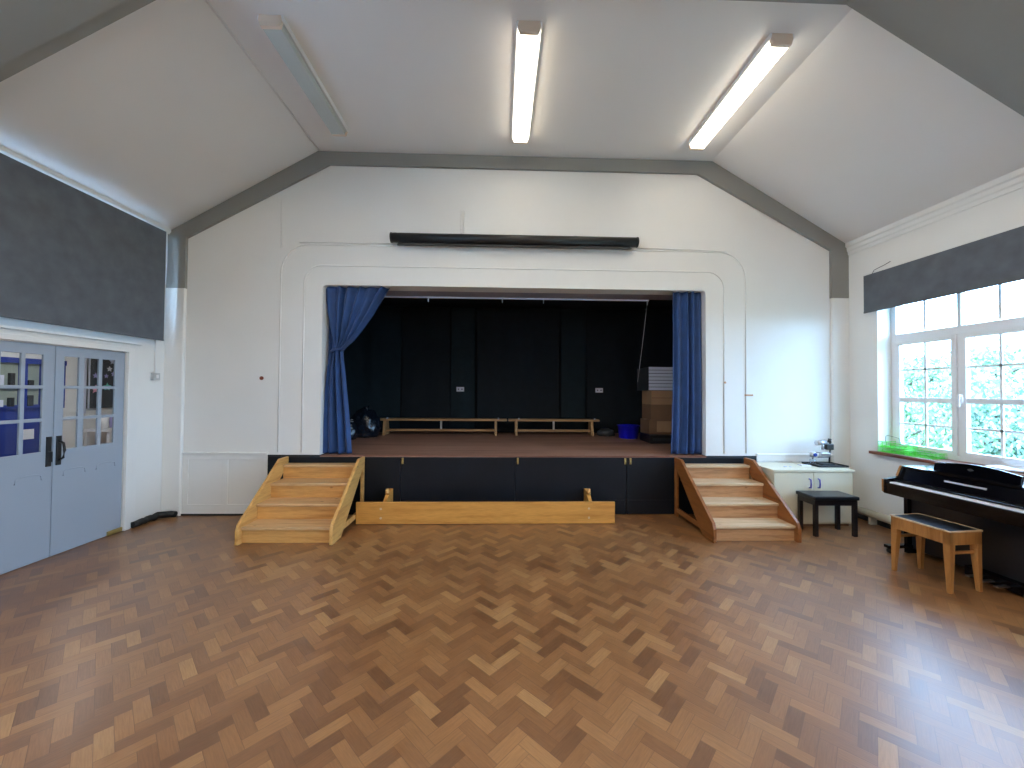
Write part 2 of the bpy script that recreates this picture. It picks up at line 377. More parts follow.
# proscenium mouldings: two rounded raised lines
def arch(x0, x1, zt, rad, r=.010, zb=.80):
    pts = [(x0, YF-.001, zb)]
    pts += [(x0+rad-rad*math.cos(a), YF-.001, zt-rad+rad*math.sin(a)) for a in [PI/2*i/10 for i in range(11)]]
    pts += [(x1-rad+rad*math.sin(a), YF-.001, zt-rad+rad*math.cos(a)) for a in [PI/2*i/10 for i in range(11)]]
    pts += [(x1, YF-.001, zb)]
    return MB().tube(pts, r, 6)
struct(arch(-2.83, 3.262, 3.475, .36).build('trim_%d' % k, 'wall')); k += 1
struct(arch(-2.535, 2.966, 3.205, .22).build('trim_%d' % k, 'wall')); k += 1
# dado rail and skirting on the stage wall
for x0, x1 in ((XL+.232, SX0), (SX1, XR-.232)):
    struct(MB().prism([(YF, .775), (YF-.03, .775), (YF-.03, .79), (YF-.012, .80), (YF, .80)], x0, x1, 'x').build('trim_%d' % k, 'trimw')); k += 1
    mb = MB(); mb.box(x0, x1, YF-.012, YF, .70, .775); mb.box(x0, x1, YF-.012, YF, .02, .14)
    for xx in (x0, (x0+x1)/2-.035, x1-.07): mb.box(xx, xx+.07, YF-.0115, YF, .13, .71)
    struct(mb.build('trim_%d' % k, 'wall', bevel=.003)); k += 1
    struct(B(x0, x1, YF-.018, YF-.001, 0, .022).build('trim_%d' % k, 'black')); k += 1
# black skirting on the right wall
struct(B(XR-.02, XR, 2.68, 4.98, 0, .10).build('baseboard_right', 'black'))
struct(B(XL, XL+.02, YB, 2.34, 0, .10).build('baseboard_left', 'black'))

# ------------------------------------------------------------------ stage interior
struct(B(-3.5, -3.38, YF+.25, 7.95, PZ0-.02, 3.4).build('wall_stage_left', 'black'))
struct(B(3.85, 3.97, YF+.25, 7.95, PZ0-.02, 3.4).build('wall_stage_right', 'black'))
struct(B(-3.5, 3.97, 7.85, 7.97, PZ0-.02, 3.4).build('wall_stage_rear', 'navydrape'))
struct(B(-3.5, 3.97, YF+.25, 7.97, 3.3, 3.4).build('ceiling_stage', 'black'))
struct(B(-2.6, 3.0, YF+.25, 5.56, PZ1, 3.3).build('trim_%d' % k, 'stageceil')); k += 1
st = thing('stage', 'raised black-fronted stage with brown boards between two small wooden steps', 'stage', (0, YF, 0))
B(-3.38, 3.85, .25, 2.83, .70, .76).build('deck', 'stagefloor', st)
B(PX0+.004, PX1-.004, -.012, .252, .742, .76).build('deck_front', 'stagefloor', st)
B(PX0+.004, PX1-.004, -.010, .025, .70, .742).build('deck_fascia', 'stageblack', st)
B(PX0, PX1, -.020, -.010, .755, .762).build('nosing', 'sill', st)
pan = [SX0, -1.27, .20, 1.66, SX1]
for a, b_ in zip(pan, pan[1:]):
    mb = B(a+.004, b_-.004, -.012, .02, .005, .74)
    mb.box(a+.02, b_-.02, -.018, -.010, .02, .19); 
    mb.build('front_panel', 'stageblack', st, bevel=.003)
MB().box(SX0, SX1, .025, .06, 0, .70).box(SX0+.002, PX0, -.008, .26, .741, .766).box(PX1, SX1-.002, -.008, .26, .741, .766).build('backing_board', 'black', st)
for x in (-1.245, .235, 1.64, 1.71):
    MB().box(x-.011, x+.011, -.026, -.012, .655, .735).cyl((x, -.03, .66), (x, -.03, .70), .007).build('catch', 'brass', st)
# backdrop drapes: hang from the stage ceiling, slightly different dark tones
def drape(x0, x1, z0, z1, y, nf, amp, seed=0, nx=None, rows=None, nz=24):
    rnd = random.Random(seed); ph = [rnd.random()*6.28 for _ in range(4)]
    nx = nx or int(nf*14)
    def f(u, v):
        z = z0+(z1-z0)*v
        a, b_ = (x0, x1) if rows is None else rows(z)
        uu = u+.012*math.sin(2*PI*nf*.37*u+ph[0]+z*.9)
        x = a+(b_-a)*uu
        A = amp*(.65+.35*math.sin(2*PI*nf*.31*u+ph[1]))
        yy = y+A*math.sin(2*PI*nf*uu+ph[2]+.5*math.sin(z*1.3+ph[3]))+A*.35*math.sin(4*PI*nf*.73*uu+ph[1]+z*.6)
        return Vector((x, yy, z))
    return MB().grid(f, nx, nz)
zone = [(-3.36, -1.98, 'navydrape2', 'far left'), (-1.96, -1.02, 'navydrape', 'second from left'), (-.99, -.52, 'navydrape2', 'narrow one behind the left half of the left bench'),
        (-.49, 1.20, 'navydrape', 'wide middle'), (1.23, 1.72, 'navydrape2', 'narrow one behind the right bench'), (1.75, 3.80, 'navydrape', 'far right')]
for i, (a, b_, mt, wh) in enumerate(zone):
    o = drape(a, b_, .775, 3.28, 7.76-.012*(i % 2), max(1, (b_-a)*2.2), .010, i+40, nx=60).build('backdrop_panel', mt, solid=.006)
    tag(o, 'dark navy cloth backdrop panel at the back of the stage, %s' % wh, 'stage curtain', 'dark backdrop panels along the back of the stage')
# thin track under the soffit
t = thing('curtain_track', 'thin pale curtain track under the soffit inside the stage opening', 'curtain rail', (0, 5.575, 2.965))
B(-1.75, 2.17, -.010, .010, -.03, 0).build('rail', 'slat', t)
for x in (-1.05, .02, .62, 2.15): B(x-.006, x+.006, -.006, .006, -.085, -.028).build('hanger', 'slat', t)
tag(MB().tube([(2.16, 5.60, 2.93), (2.13, 5.62, 2.6), (2.09, 5.64, 2.2), (2.04, 5.66, 1.75)], .0025, 6).build('pull_cord', 'slat'), 'thin pale cord hanging from the right end of the curtain track', 'cord')

# blue curtains
def lerp(tab, z):
    for (z0, a0, b0), (z1, a1, b1) in zip(tab, tab[1:]):
        if z1 <= z <= z0:
            t_ = (z-z0)/(z1-z0); t_ = t_; return a0+(a1-a0)*t_, b0+(b1-b0)*t_
    return (tab[0][1:] if z > tab[0][0] else tab[-1][1:])
cu = thing('stage_curtain', 'blue velvet curtain tied back at the left side of the stage opening', 'curtain', (0, 0, 0), 0, 'blue stage curtains')
top = [(2.953, -2.293, -1.47), (2.77, -2.285, -1.58), (2.6, -2.265, -1.68), (2.40, -2.225, -1.82), (2.25, -2.19, -1.94), (2.16, -2.17, -2.04), (2.11, -2.17, -2.08)]
drape(0, 0, 2.11, 2.953, 5.105, 6, .042, 3, nx=150, rows=lambda z: lerp(top, z), nz=30).build('swept_panel', 'blue', cu, solid=.008)
low = [(2.13, -2.21, -2.08), (1.9, -2.255, -2.045), (1.6, -2.28, -2.01), (1.2, -2.292, -1.965), (.775, -2.295, -1.93)]
drape(0, 0, 0.775, 2.13, 5.11, 3.2, .052, 5, nx=120, rows=lambda z: lerp(low, z), nz=30).build('hanging_panel', 'blue', cu, solid=.008)
bk = [(2.953, -2.293, -1.98), (2.1, -2.293, -2.10), (1.0, -2.293, -2.03), (.775, -2.293, -2.02)]
drape(0, 0, .775, 2.953, 5.18, 4, .022, 8, nx=90, rows=lambda z: lerp(bk, z), nz=30).build('rear_fold', 'blue', cu, solid=.008)
tb = MB(); pts = []
for i in range(17):
    a = 2*PI*i/16; pts.append((-2.14+.075*math.cos(a), 5.11+.062*math.sin(a), 2.12+.02*math.cos(a)))
tb.tube(pts, .016, 8); tb.build('tie_back', 'blue', cu)
cu2 = thing('stage_curtain', 'blue velvet curtain hanging straight at the right side of the stage opening', 'curtain', (0, 0, 0), 0, 'blue stage curtains')
rt = [(2.953, 2.32, 2.714), (1.6, 2.31, 2.714), (.775, 2.285, 2.714)]
drape(0, 0, .775, 2.953, 5.115, 4.2, .056, 11, nx=150, rows=lambda z: lerp(rt, z), nz=30).build('hanging_panel', 'blue', cu2, solid=.008)

# ------------------------------------------------------------------ wall fixtures
t = thing('projector_screen', 'black rolled-up projector screen mounted above the stage opening', 'projector screen', (.18, 4.93, 3.55))
mb = MB().cyl((-1.575, 0, 0), (1.575, 0, 0), .062, seg=24); mb.build('roller_casing', 'blackplastic', t)
for s in (-1, 1): MB().cyl((s*1.58, 0, 0), (s*1.592, 0, 0), .066, seg=24).build('end_cap', 'blackplastic', t)
MB().box(-1.51, 1.51, -.012, .012, -.098, -.078).box(-1.50, 1.50, -.002, .002, -.08, -.03).build('bottom_bar', 'blackplastic', t, bevel=.003)
for x in (-1.55, -.70, .78): B(x-.02, x+.02, 0, .09, .035, .068).build('bracket', 'blackplastic', t)
tag(MB().tube([(-.53, 5.012, 3.61), (-.53, 5.012, 3.95)], .006, 6).tube([(-.49, 5.012, 3.61), (-.49, 5.012, 3.95)], .006, 6).build('cable', 'trimw'), 'pair of white cables running up the wall above the projector screen', 'cable')
tag(MB().tube([(-2.60, 5.006, 3.495), (-2.3, 5.006, 3.505), (-1.8, 5.006, 3.50), (-1.42, 5.006, 3.50)], .007, 6).build('cable', 'trimw'), 'white cable along the moulding left of the projector screen', 'cable')
tag(MB().tube([(1.80, 5.006, 3.50), (2.3, 5.006, 3.503), (2.75, 5.006, 3.49), (3.0, 5.006, 3.475)], .007, 6).build('cable', 'trimw'), 'white cable along the moulding right of the projector screen', 'cable')
tag(MB().tube([(-2.835, 5.012, 3.42), (-2.84, 5.012, 3.75), (-2.84, 5.012, 4.05)], .005, 6).build('cable', 'trimw'), 'thin white cable rising up the stage wall near its upper left', 'cable')
def plug(x, z, lab, mt='sill', r=.016, w_=None):
    if w_: o = B(x-w_, x+w_, YF-.012, YF, z-.011, z+.011, .003).build('wall_plug', mt)
    else: o = MB().cyl((x, YF-.012, z), (x, YF, z), r).build('wall_plug', mt)
    return tag(o, lab, 'fixing')
plug(-3.05, 1.742, 'dark brown round fixing on the white wall left of the stage', 'sill', .024)
plug(3.30, 1.57, 'small orange-brown strip fixing on the white wall right of the stage', 'pineR', w_=.055)
plug(2.975, 1.735, 'small round tan fixing on the right frame of the stage opening', 'pineR', .015)
# sockets at the back of the stage
for u, lab in ((-.80, 'small white double socket on the dark backdrop, the left one'), (2.0, 'small white double socket on the dark backdrop, the right one')):
    s_ = thing('wall_socket', lab, 'socket', (u, 7.735, 1.63), 0, 'sockets at the back of the stage')
    B(-.075, .075, -.012, .012, -.045, .045, .004).build('plate', 'slat', s_)
    for q in (-.035, .035): B(q-.012, q+.012, -.016, -.011, -.012, .012).build('outlet', 'greydark', s_)
# switch and conduit on the left wall
t = thing('light_switch', 'small grey switch box with a conduit on the white wall right of the doors', 'switch', (XL, 4.84, 1.745))
B(0, .04, -.045, .045, -.045, .045, .004).build('box', 'metal', t)
B(.038, .048, -.015, .015, -.02, .02, .002).build('rocker', 'whiteplastic', t)
MB().tube([(.012, 0, .045), (.012, 0, .45)], .007, 8).build('conduit', 'trimw', t)

# ------------------------------------------------------------------ double door
k_arch = MB()
AO = .145
prof = [(DY0-AO, 0), (DY0-AO, 2.04)] + [(DY0-AO+.06-.06*math.cos(a), 2.04+.06*math.sin(a)) for a in (.4, .8, 1.2)] + [(DY0-AO+.06, 2.10)]
prof += [(DY1+AO-.06, 2.10)] + [(DY1+AO-.06+.06*math.sin(a), 2.04+.06*math.cos(a)) for a in (.4, .8, 1.2)] + [(DY1+AO, 2.04), (DY1+AO, 0), (DY1+.003, 0), (DY1+.003, 2.008), (DY0-.003, 2.008), (DY0-.003, 0)]
k_arch.prism(prof, XL, XL+.028, 'x')
prof2 = [(DY0-.07, 0), (DY0-.07, 2.06), (DY1+.07, 2.06), (DY1+.07, 0), (DY1+.003, 0), (DY1+.003, 2.008), (DY0-.003, 2.008), (DY0-.003, 0)]
k_arch.prism(prof2, XL+.028, XL+.045, 'x')
k_arch.box(XL, XL+.06, DY0-AO-.01, DY1+AO+.005, 2.10, 2.122)
struct(k_arch.build('trim_%d' % k, 'trimw', bevel=.006)); k += 1
mb = MB(); mb.box(XL-.12, XL-.03, DY0-.12, DY0-.004, 0, 2.04); mb.box(XL-.03, XL, DY0-.12, DY0-.004, 0, 2.04)
mb.box(XL-.03, XL, DY1+.004, DY1+.13, 0, 2.04); mb.box(XL-.03, XL, DY0, DY1, 2.008, 2.04)
struct(mb.build('trim_%d' % k, 'trimw')); k += 1
def leaf(n_, y0, y1, panes_y, hy, pull):
    xa, xb = XL-.014, XL+.008
    mb = MB(); zs = [.005, 1.005, 1.285, 1.315, 1.59, 1.62, 1.905, 2.0]
    cols = panes_y
    ys = sorted([y0+.003, y1-.003]+[q for p in cols for q in p])
    holes = [(a, b_, zs[1], zs[2]) for a, b_ in cols]+[(a, b_, zs[3], zs[4]) for a, b_ in cols]+[(a, b_, zs[5], zs[6]) for a, b_ in cols]
    cells(mb, 'x', xa, xb, ys, zs, holes)
    d = struct(mb.build('door_%d' % n_, 'door', bevel=.004))
    for a, b_ in cols:
        for z0, z1 in ((zs[1], zs[2]), (zs[3], zs[4]), (zs[5], zs[6])):
            B(XL-.006, XL-.001, a-.004, b_+.004, z0-.004, z1+.004).build('pane', 'glassd', d)
    m2 = MB()   # arched panel beads
    for c in ((y0+y1)/2-.15, (y0+y1)/2+.155):
        r_w = .10
        pts = [(xb, c-r_w, .745)]+[(xb, c-r_w*math.cos(a), .775+.03*math.sin(a)) for a in [PI*i/8 for i in range(1, 8)]]+[(xb, c+r_w, .745)]
        m2.tube(pts, .005, 6)
    m2.build('panel_bead', 'door', d)
    h = B(xb, xb+.012, hy-.020, hy+.020, .86, 1.14, .003).build('door_handle', 'blackplastic', d)
    if pull:
        MB().tube([(xb+.012, hy, .91), (xb+.05, hy, .93), (xb+.062, hy, 1.0), (xb+.05, hy, 1.07), (xb+.012, hy, 1.09)], .010, 8).build('pull', 'blackplastic', h)
    else:
        B(xb+.012, xb+.026, hy-.018, hy+.018, .90, 1.0, .004).build('lock_case', 'blackplastic', h)
    return d
ym = 3.79
d1 = leaf(1, DY0, ym, [(3.215, 3.36), (3.39, 3.53), (3.56, 3.695)], 3.75, False)
d2 = leaf(2, ym, DY1, [(3.868, 4.00), (4.05, 4.19), (4.225, 4.362)], 3.832, True)
B(XL+.008, XL+.03, DY1-.16, DY1-.005, .006, .05, .004).build('floor_hinge', 'brass', d2)
tag(MB().tube([(XL+.05, 4.56, .035), (XL+.055, 4.60, .037)]+[(XL+.05+.012*math.sin(i*1.7), 4.64+.036*i, .040+.008*math.sin(i*2.1)) for i in range(8)]+[(XL+.09, 4.925, .04), (XL+.16, 4.935, .045), (XL+.22, 4.935, .04)], .036, 10).build('draught_roll', 'foam'),
    'black foam draught roll lying along the foot of the wall right of the doors', 'draught excluder')

# corridor behind the doors
struct(B(-6.6, XL-.12, 1.5, 9.2, -.12, 0).build('floor_corridor', 'stagefloor'))
struct(B(-6.7, -6.6, 1.5, 9.2, 0, 2.3).build('wall_corridor', 'wall'))
struct(B(-6.7, XL-.12, 9.2, 9.3, 0, 2.3).build('wall_corridor_end', 'wall'))
struct(B(-6.7, XL-.12, 1.4, 1.5, 0, 2.3).build('wall_corridor_near', 'wall'))
struct(B(XL-.22, XL-.121, 5.27, 9.2, 0, 2.3).build('wall_corridor_side', 'wall'))
struct(B(-6.75, XL-.12, -3, 9.3, 2.3, 2.38).build('ceiling_corridor', 'wall'))
t = thing('corridor_fill_light', 'unseen round lamp added to light the corridor behind the glazed doors', 'ceiling light', (-5.5, 5.2, 2.3))
MB().cyl((0, 0, -.05), (0, 0, 0), .2, .22, 24).build('diffuser', 'corridorfill', t)  # hidden lamp added to brighten the corridor
t = thing('display_case', 'royal blue framed display case on the corridor wall seen through the left door', 'display case', (-6.6, 0, 0))
B(.004, .03, 4.6, 5.97, .3, 1.36).build('lower_panel', 'boardblue', t)
B(.002, .02, 4.6, 5.97, 1.36, 1.98).build('back_board', 'sage', t)
B(.002, .10, 4.6, 5.97, 1.93, 2.0).build('head_rail', 'boardblue', t)
for y in (4.63, 5.14, 5.48, 5.72, 5.94): B(.02, .09, y-.025, y+.025, 1.30, 1.98).build('upright', 'boardblue', t)
for z in (1.33, 1.60): B(.02, .075, 4.6, 5.97, z-.012, z+.012).build('shelf', 'boardblue', t)
rnd = random.Random(12); cols_ = ('dark grey', 'black', 'pale grey', 'white'); mts = ('greydark', 'blackplastic', 'slat', 'paper'); kk_ = 0
for row, z in (('upper', 1.6125), ('lower', 1.3425)):
    for y0 in (4.70, 4.90, 5.20, 5.34, 5.54, 5.80):
        q = (kk_*3+kk_//4) % 4; h_ = .09+.03*((kk_*5) % 4); wd = .05+.012*(kk_ % 3)
        bay = {4.70: 'nearest', 4.90: 'second', 5.20: 'third', 5.34: 'fourth', 5.54: 'fifth', 5.80: 'farthest'}[y0]
        o = B(-6.575, -6.535, y0, y0+wd, z, z+h_, .003).build('exercise_book', mts[q])
        tag(o, '%s book on the %s shelf of the blue display case, %s along' % (cols_[q], row, bay), 'book', 'books in the blue display case'); kk_ += 1
tag(B(-6.569, -6.562, 5.49, 5.64, .88, 1.02).build('notice', 'paper'), 'white paper notice on the blue display case in the corridor', 'notice')
t = thing('display_board', 'black corridor display board with paper shapes seen through the right door', 'notice board', (-6.6, 0, 0))
B(.002, .03, 6.30, 7.6, 1.27, 2.12).build('board', 'boardblack', t)
B(.002, .05, 6.25, 6.30, 1.2, 2.15).build('frame', 'slat', t); B(.002, .05, 6.34, 6.352, 1.27, 2.12).build('strip', 'slat', t)
for y, z, mt, r in ((6.45, 1.80, 'lilac', .05), (6.46, 1.58, 'pink', .075), (6.64, 1.62, 'mint', .07), (6.72, 2.05, 'slat', .06), (6.67, 1.92, 'paper', .05), (6.74, 1.84, 'lilac', .05), (6.62, 1.80, 'lilac', .04), (6.78, 1.76, 'mint', .03), (6.95, 1.9, 'pink', .05), (7.1, 1.6, 'slat', .06), (7.3, 1.85, 'mint', .05)):
    P = [(y+(r if q % 2 == 0 else r*.5)*math.sin(PI*2*q/10), z+(r if q % 2 == 0 else r*.5)*math.cos(PI*2*q/10)) for q in range(10)]
    MB().prism(P, .031, .034, 'x').build('paper_star', mt, t)
tb_ = thing('side_table', 'low white corridor table with coloured tubs seen through the right door', 'table', (-6.3, 6.7, 0))
B(-.2, .2, -.5, .7, .92, .96).build('table_top', 'whiteplastic', tb_)
for q in ((-.17, -.45), (.17, -.45), (-.17, .65), (.17, .65)): B(q[0]-.02, q[0]+.02, q[1]-.02, q[1]+.02, 0, .92).build('leg', 'whiteplastic', tb_)
for y, mt, lb in ((6.32, 'paper', 'white'), (6.50, 'lilac', 'lilac'), (6.70, 'red', 'red'), (6.88, 'mint', 'mint green')):
    o = MB().cyl((-6.3, y, .961), (-6.3, y, 1.15), .055, .07, 16).build('paper_tub', mt); tag(o, '%s tub standing on the white corridor table' % lb, 'tub')

# ------------------------------------------------------------------ high windows behind the left blinds, blinds
def simple_window(n_, y0, y1, z0, z1, x):
    fr = MB(); fr.box(x-.03, x+.03, y0, y1, z0, z0+.06).box(x-.03, x+.03, y0, y1, z1-.06, z1).box(x-.03, x+.03, y0, y0+.06, z0+.06, z1-.06).box(x-.03, x+.03, y1-.06, y1, z0+.06, z1-.06)
    n = 3
    for i in range(1, n): yy = y0+(y1-y0)*i/n; fr.box(x-.03, x+.03, yy-.03, yy+.03, z0+.06, z1-.06)
    w_ = struct(fr.build('window_%d' % n_, 'upvc'))
    B(x-.004, x+.004, y0+.05, y1-.05, z0+.05, z1-.05).build('window_pane', 'glass', w_)
simple_window(2, 2.951, 4.719, 2.421, 3.499, XL-.08); simple_window(3, .301, 2.199, 2.421, 3.499, XL-.08)
def blind(label, x, y0, y1, z0, z1, sgn, loc_roll=True, grp='grey roller blinds'):
    t = thing('roller_blind', label, 'blind', (x, (y0+y1)/2, z1), 0, grp); h = (y1-y0)/2
    MB().box(-.0015, .0015, -h, h, z0-z1+.02, -.0).build('fabric', 'blind', t)
    B(-.006, .006, -h, h, z0-z1, z0-z1+.022, .003).build('bottom_bar', 'blind', t)
    MB().cyl((-sgn*.022, -h+.01, -.024), (-sgn*.022, h-.01, -.024), .018).build('roller', 'blind', t)
    for s in (-1, 1): B(min(-.02*sgn, -.10*sgn*0-.048*sgn), max(-.0*sgn, -.0), s*h-.004, s*h+.004, -.05, .0).build('bracket', 'trimw', t) if sgn > 0 else B(0, .048, s*h-.004, s*h+.004, -.05, 0).build('bracket', 'trimw', t)
    return t
blind('large charcoal roller blind lowered over the wall above the grey double doors', XL+.09, 2.80, 4.86, 2.185, 3.54, 1)
blind('charcoal roller blind half lowered over the window above the piano', XR-.05, 3.02, 4.72, 2.615, 3.09, -1)
tag(MB().tube([(XL+.06, 4.912, 3.55), (XL+.062, 4.914, 3.2), (XL+.055, 4.912, 2.9)], .004, 6).build('blind_chain', 'whiteplastic'), 'thin white pull chain hanging at the far edge of the large charcoal blind', 'chain')
tag(MB().tube([(XR-.01, 4.66, 3.09), (XR-.01, 4.62, 3.14), (XR-.01, 4.5, 3.16), (XR-.01, 4.42, 3.18)], .003, 6).build('cable', 'greydark'), 'thin loose wire on the wall above the half lowered blind', 'cable')

# ------------------------------------------------------------------ right windows
def window(n_, yc, detail):
    x = XR+.21; y0, y1 = yc-WW, yc+WW
    fr = MB()
    def bar(a, b_, c, d, xx0=-.035, xx1=.035): fr.box(x+xx0, x+xx1, a, b_, c, d)
    bar(y0, y1, WZ0, WZ0+.055); bar(y0, y1, WZ1-.055, WZ1); bar(y0, y0+.055, WZ0+.055, WZ1-.055); bar(y1-.055, y1, WZ0+.055, WZ1-.055)
    bar(yc-.018, yc+.018, WZ0+.055, WZ1-.055, -.03, .03)
    bar(y0+.055, y1-.055, 2.235, 2.325)
    w_ = struct(fr.build('window_%d' % n_, 'upvc', bevel=.004))
    for s in (-1, 1):
        a, b_ = (yc+.018, y1-.055) if s > 0 else (y0+.055, yc-.018)
        sh = MB(); xs = x-.045; ws = .048
        sh.box(xs, xs+.05, a, b_, .955, .955+ws).box(xs, xs+.05, a, b_, 2.235-ws, 2.235).box(xs, xs+.05, a, a+ws, .955+ws, 2.235-ws).box(xs, xs+.05, b_-ws, b_, .955+ws, 2.235-ws)
        sh.box(xs+.008, xs+.045, a+ws, b_-ws, 1.505, 1.56)
        so = sh.build('casement', 'upvc', w_, bevel=.004)
        gb = MB(); cy = (a+b_)/2
        gb.box(xs+.02, xs+.034, cy-.011, cy+.011, .955+ws, 2.235-ws)
        for z in (1.25, 1.885): gb.box(xs+.02, xs+.034, a+ws, b_-ws, z-.011, z+.011)
        gb.build('glazing_bar', 'upvc', so)
        B(xs+.024, xs+.03, a+ws-.004, b_-ws+.004, .955+ws-.004, 2.235-ws+.004).build('pane', 'glass', so)
        tl = MB().box(xs+.02, xs+.034, cy-.011, cy+.011, 2.33, WZ1-.06).build('glazing_bar', 'upvc', w_)
        B(x-.003, x+.003, a-.0, b_, 2.32, WZ1-.05).build('pane', 'glass', w_)
    if detail:
        hb = MB(); hb.box(x-.062, x-.044, yc-.045, yc-.015, 1.50, 1.60); hb.box(x-.085, x-.062, yc-.042, yc-.02, 1.575, 1.60); hb.box(x-.09, x-.075, yc-.042, yc-.02, 1.47, 1.60)
        hb.build('window_handle', 'whiteplastic', w_, bevel=.004)
    sl = MB().box(XR-.055, x-.036, y0-.07, y1+.07, WZ0-.045, WZ0-.015) if False else MB()
    sl.box(XR-.055, XR, y0-.07, y1+.07, WZ0-.04, WZ0-.006).box(XR, x-.036, y0+.001, y1-.001, WZ0+.001, WZ0+.004)
    sl.build('window_sill', 'sill', w_, bevel=.004)
for n_, wy in zip((1, 4, 5, 6), WIN_Y): window(n_, wy, n_ == 1)
# green wire letter trays on the sill
def tray(y, ry_, z, lab, loop=False):
    t = thing('wire_tray', lab, 'letter tray', (XR+.06, y, z), ry_, 'lime green wire trays on the window sill')
    L, Wd, H = .13, .105, .055
    m_ = MB()
    for zz, r in ((0.004, .0035), (H*.35, .002), (H*.65, .002), (H, .0035)):
        m_.tube([(-Wd, -L, zz), (Wd, -L, zz), (Wd, L, zz), (-Wd, L, zz), (-Wd, -L, zz)], r, 6)
    m_.build('rim', 'green', t)
    m2 = MB()
    for i in range(6):
        yy = -L+2*L*i/5; m2.tube([(-Wd, yy, H), (-Wd, yy, .004), (Wd, yy, .004), (Wd, yy, H)], .0022, 5)
    for i in range(1, 4):
        xx = -Wd+2*Wd*i/4; m2.tube([(xx, -L, H), (xx, -L, .004), (xx, L, .004), (xx, L, H)], .0022, 5)
    m2.build('mesh', 'green', t)
    if loop: MB().tube([(-.03, .11, .055), (-.03, .11, .12), (-.03, .09, .135), (-.03, -.05, .115), (-.03, -.07, .055)], .003, 6).build('wire_handle', 'greydark', t)
    return t
ZS = WZ0+.004
tray(4.43, .05, ZS, 'lime green wire tray on the sill at the far end, lower of the stacked two')
tray(4.43, -.03, ZS+.062, 'lime green wire tray stacked on another at the far end of the sill', True)
tray(4.13, .12, ZS, 'single lime green wire tray on the sill nearer the piano')
t = thing('open_book', 'open white book lying on the window sill behind the piano', 'book', (XR+.08, 3.40, ZS), .15)
for s in (-1, 1): MB().box(-.10, .10, min(0, s*.15), max(0, s*.15), .002, .016, rx(s*.06), (0, 0, 0), bev=.003).build('page_block', 'paper', t)

# heating pipe
t = thing('heating_pipe', 'fat cream heating pipe running along the foot of the right wall', 'pipe', (XR-.09, 0, .13))
MB().cyl((0, 2.75, 0), (0, 4.90, 0), .045).build('pipe', 'pipe', t)
for y in (2.95, 3.9, 4.62): B(-.012, .09, y-.015, y+.015, -.13, -.035).build('bracket', 'pipe', t)

# ------------------------------------------------------------------ ceiling lights
def lamp(x, y0, y1, lit, lab):
    t = thing('strip_light', lab, 'ceiling light', (x, (y0+y1)/2, ZC), 0, 'fluorescent strip lights on the ceiling'); h = (y1-y0)/2
    MB().box(-.104, .104, -h, h, -.045, 0).build('base', 'whiteplastic', t)
    pr = [(-.088, -.044), (-.092, -.052), (-.076, -.094), (.076, -.094), (.092, -.052), (.088, -.044)]
    MB().prism(pr, -h+.03, h-.03, 'y').build('diffuser', ('lampfill' if y1 < 2.4 else 'lamplit') if lit else 'lampoff', t, bevel=.004)
    for s in (-1, 1):
        y_a, y_b = (-h-.004, -h+.03) if s < 0 else (h-.03, h+.004)
        MB().prism([(-.089, -.0), (-.096, -.045), (-.081, -.096), (.081, -.096), (.096, -.045), (.089, 0)], y_a, y_b, 'y').build('end_cap', 'lampcap', t, bevel=.004)
    if not lit:
        B(.088, .098, -h+.03, h-.03, -.06, -.02).build('edge_strip', 'metal', t)
    return t
lamp(-1.918, 3.17, 4.54, False, 'unlit fluorescent strip light on the ceiling, left of the three')
lamp(.218, 3.14, 4.59, True, 'lit fluorescent strip light in the middle of the ceiling')
lamp(2.39, 3.17, 4.62, True, 'lit fluorescent strip light on the ceiling, right of the three')
for q in (.65, -1.75, -4.2):
    for x, nm in ((-1.893, 'left'), (.215, 'middle'), (2.36, 'right')):
        lamp(x, q, q+1.40, True, 'unseen strip light added behind the camera for fill light, %s of the row at the %s' % (nm, {.65: 'first beam', -1.75: 'second beam', -4.2: 'rear wall'}[q]))

# ------------------------------------------------------------------ wooden steps
def steps(lab, x0, x1, mtread, mriser, mstring, mpost):
    t = thing('stage_steps', lab, 'steps', ((x0+x1)/2, 0, 0), 0, 'wooden steps up to the stage'); h = (x1-x0)/2; sw = .036
    prof = [(4.05, 0), (4.05, .145), (4.075, .205), (4.80, .752), (4.975, .752), (4.975, .68), (4.27, 0)]
    for s in (-1, 1):
        a, b_ = (-h, -h+sw) if s < 0 else (h-sw, h)
        MB().prism(prof, a, b_, 'x').build('stringer', mstring, t, bevel=.004)
        B(a+.002, b_-.002, 4.915, 4.975, 0, .70).build('post', mpost, t, bevel=.003)
        B(a+.004, b_-.004, 4.30, 4.915, .055, .115).build('brace', mpost, t, bevel=.003)
    for i in range(4):
        yf = 4.085+.25*i; zt = .168*(i+1)
        B(-h+sw, h-sw, yf, yf+(.285 if i < 3 else .145), zt-.028, zt).build('tread', mtread, t, bevel=.004)
        B(-h+sw, h-sw, yf+.022, yf+.042, zt-.168+(.002 if i == 0 else 0), zt-.028).build('riser', mriser, t, bevel=.002)
    return t
steps('yellow pine steps with four treads at the left end of the stage', -2.705, -1.715, 'pinetread', 'pine', 'pineY', 'pine')
steps('worn reddish pine steps with scuffed pale treads at the right end of the stage', 2.275, 3.235, 'pineRtop', 'pineR', 'pineRY', 'pineRY')

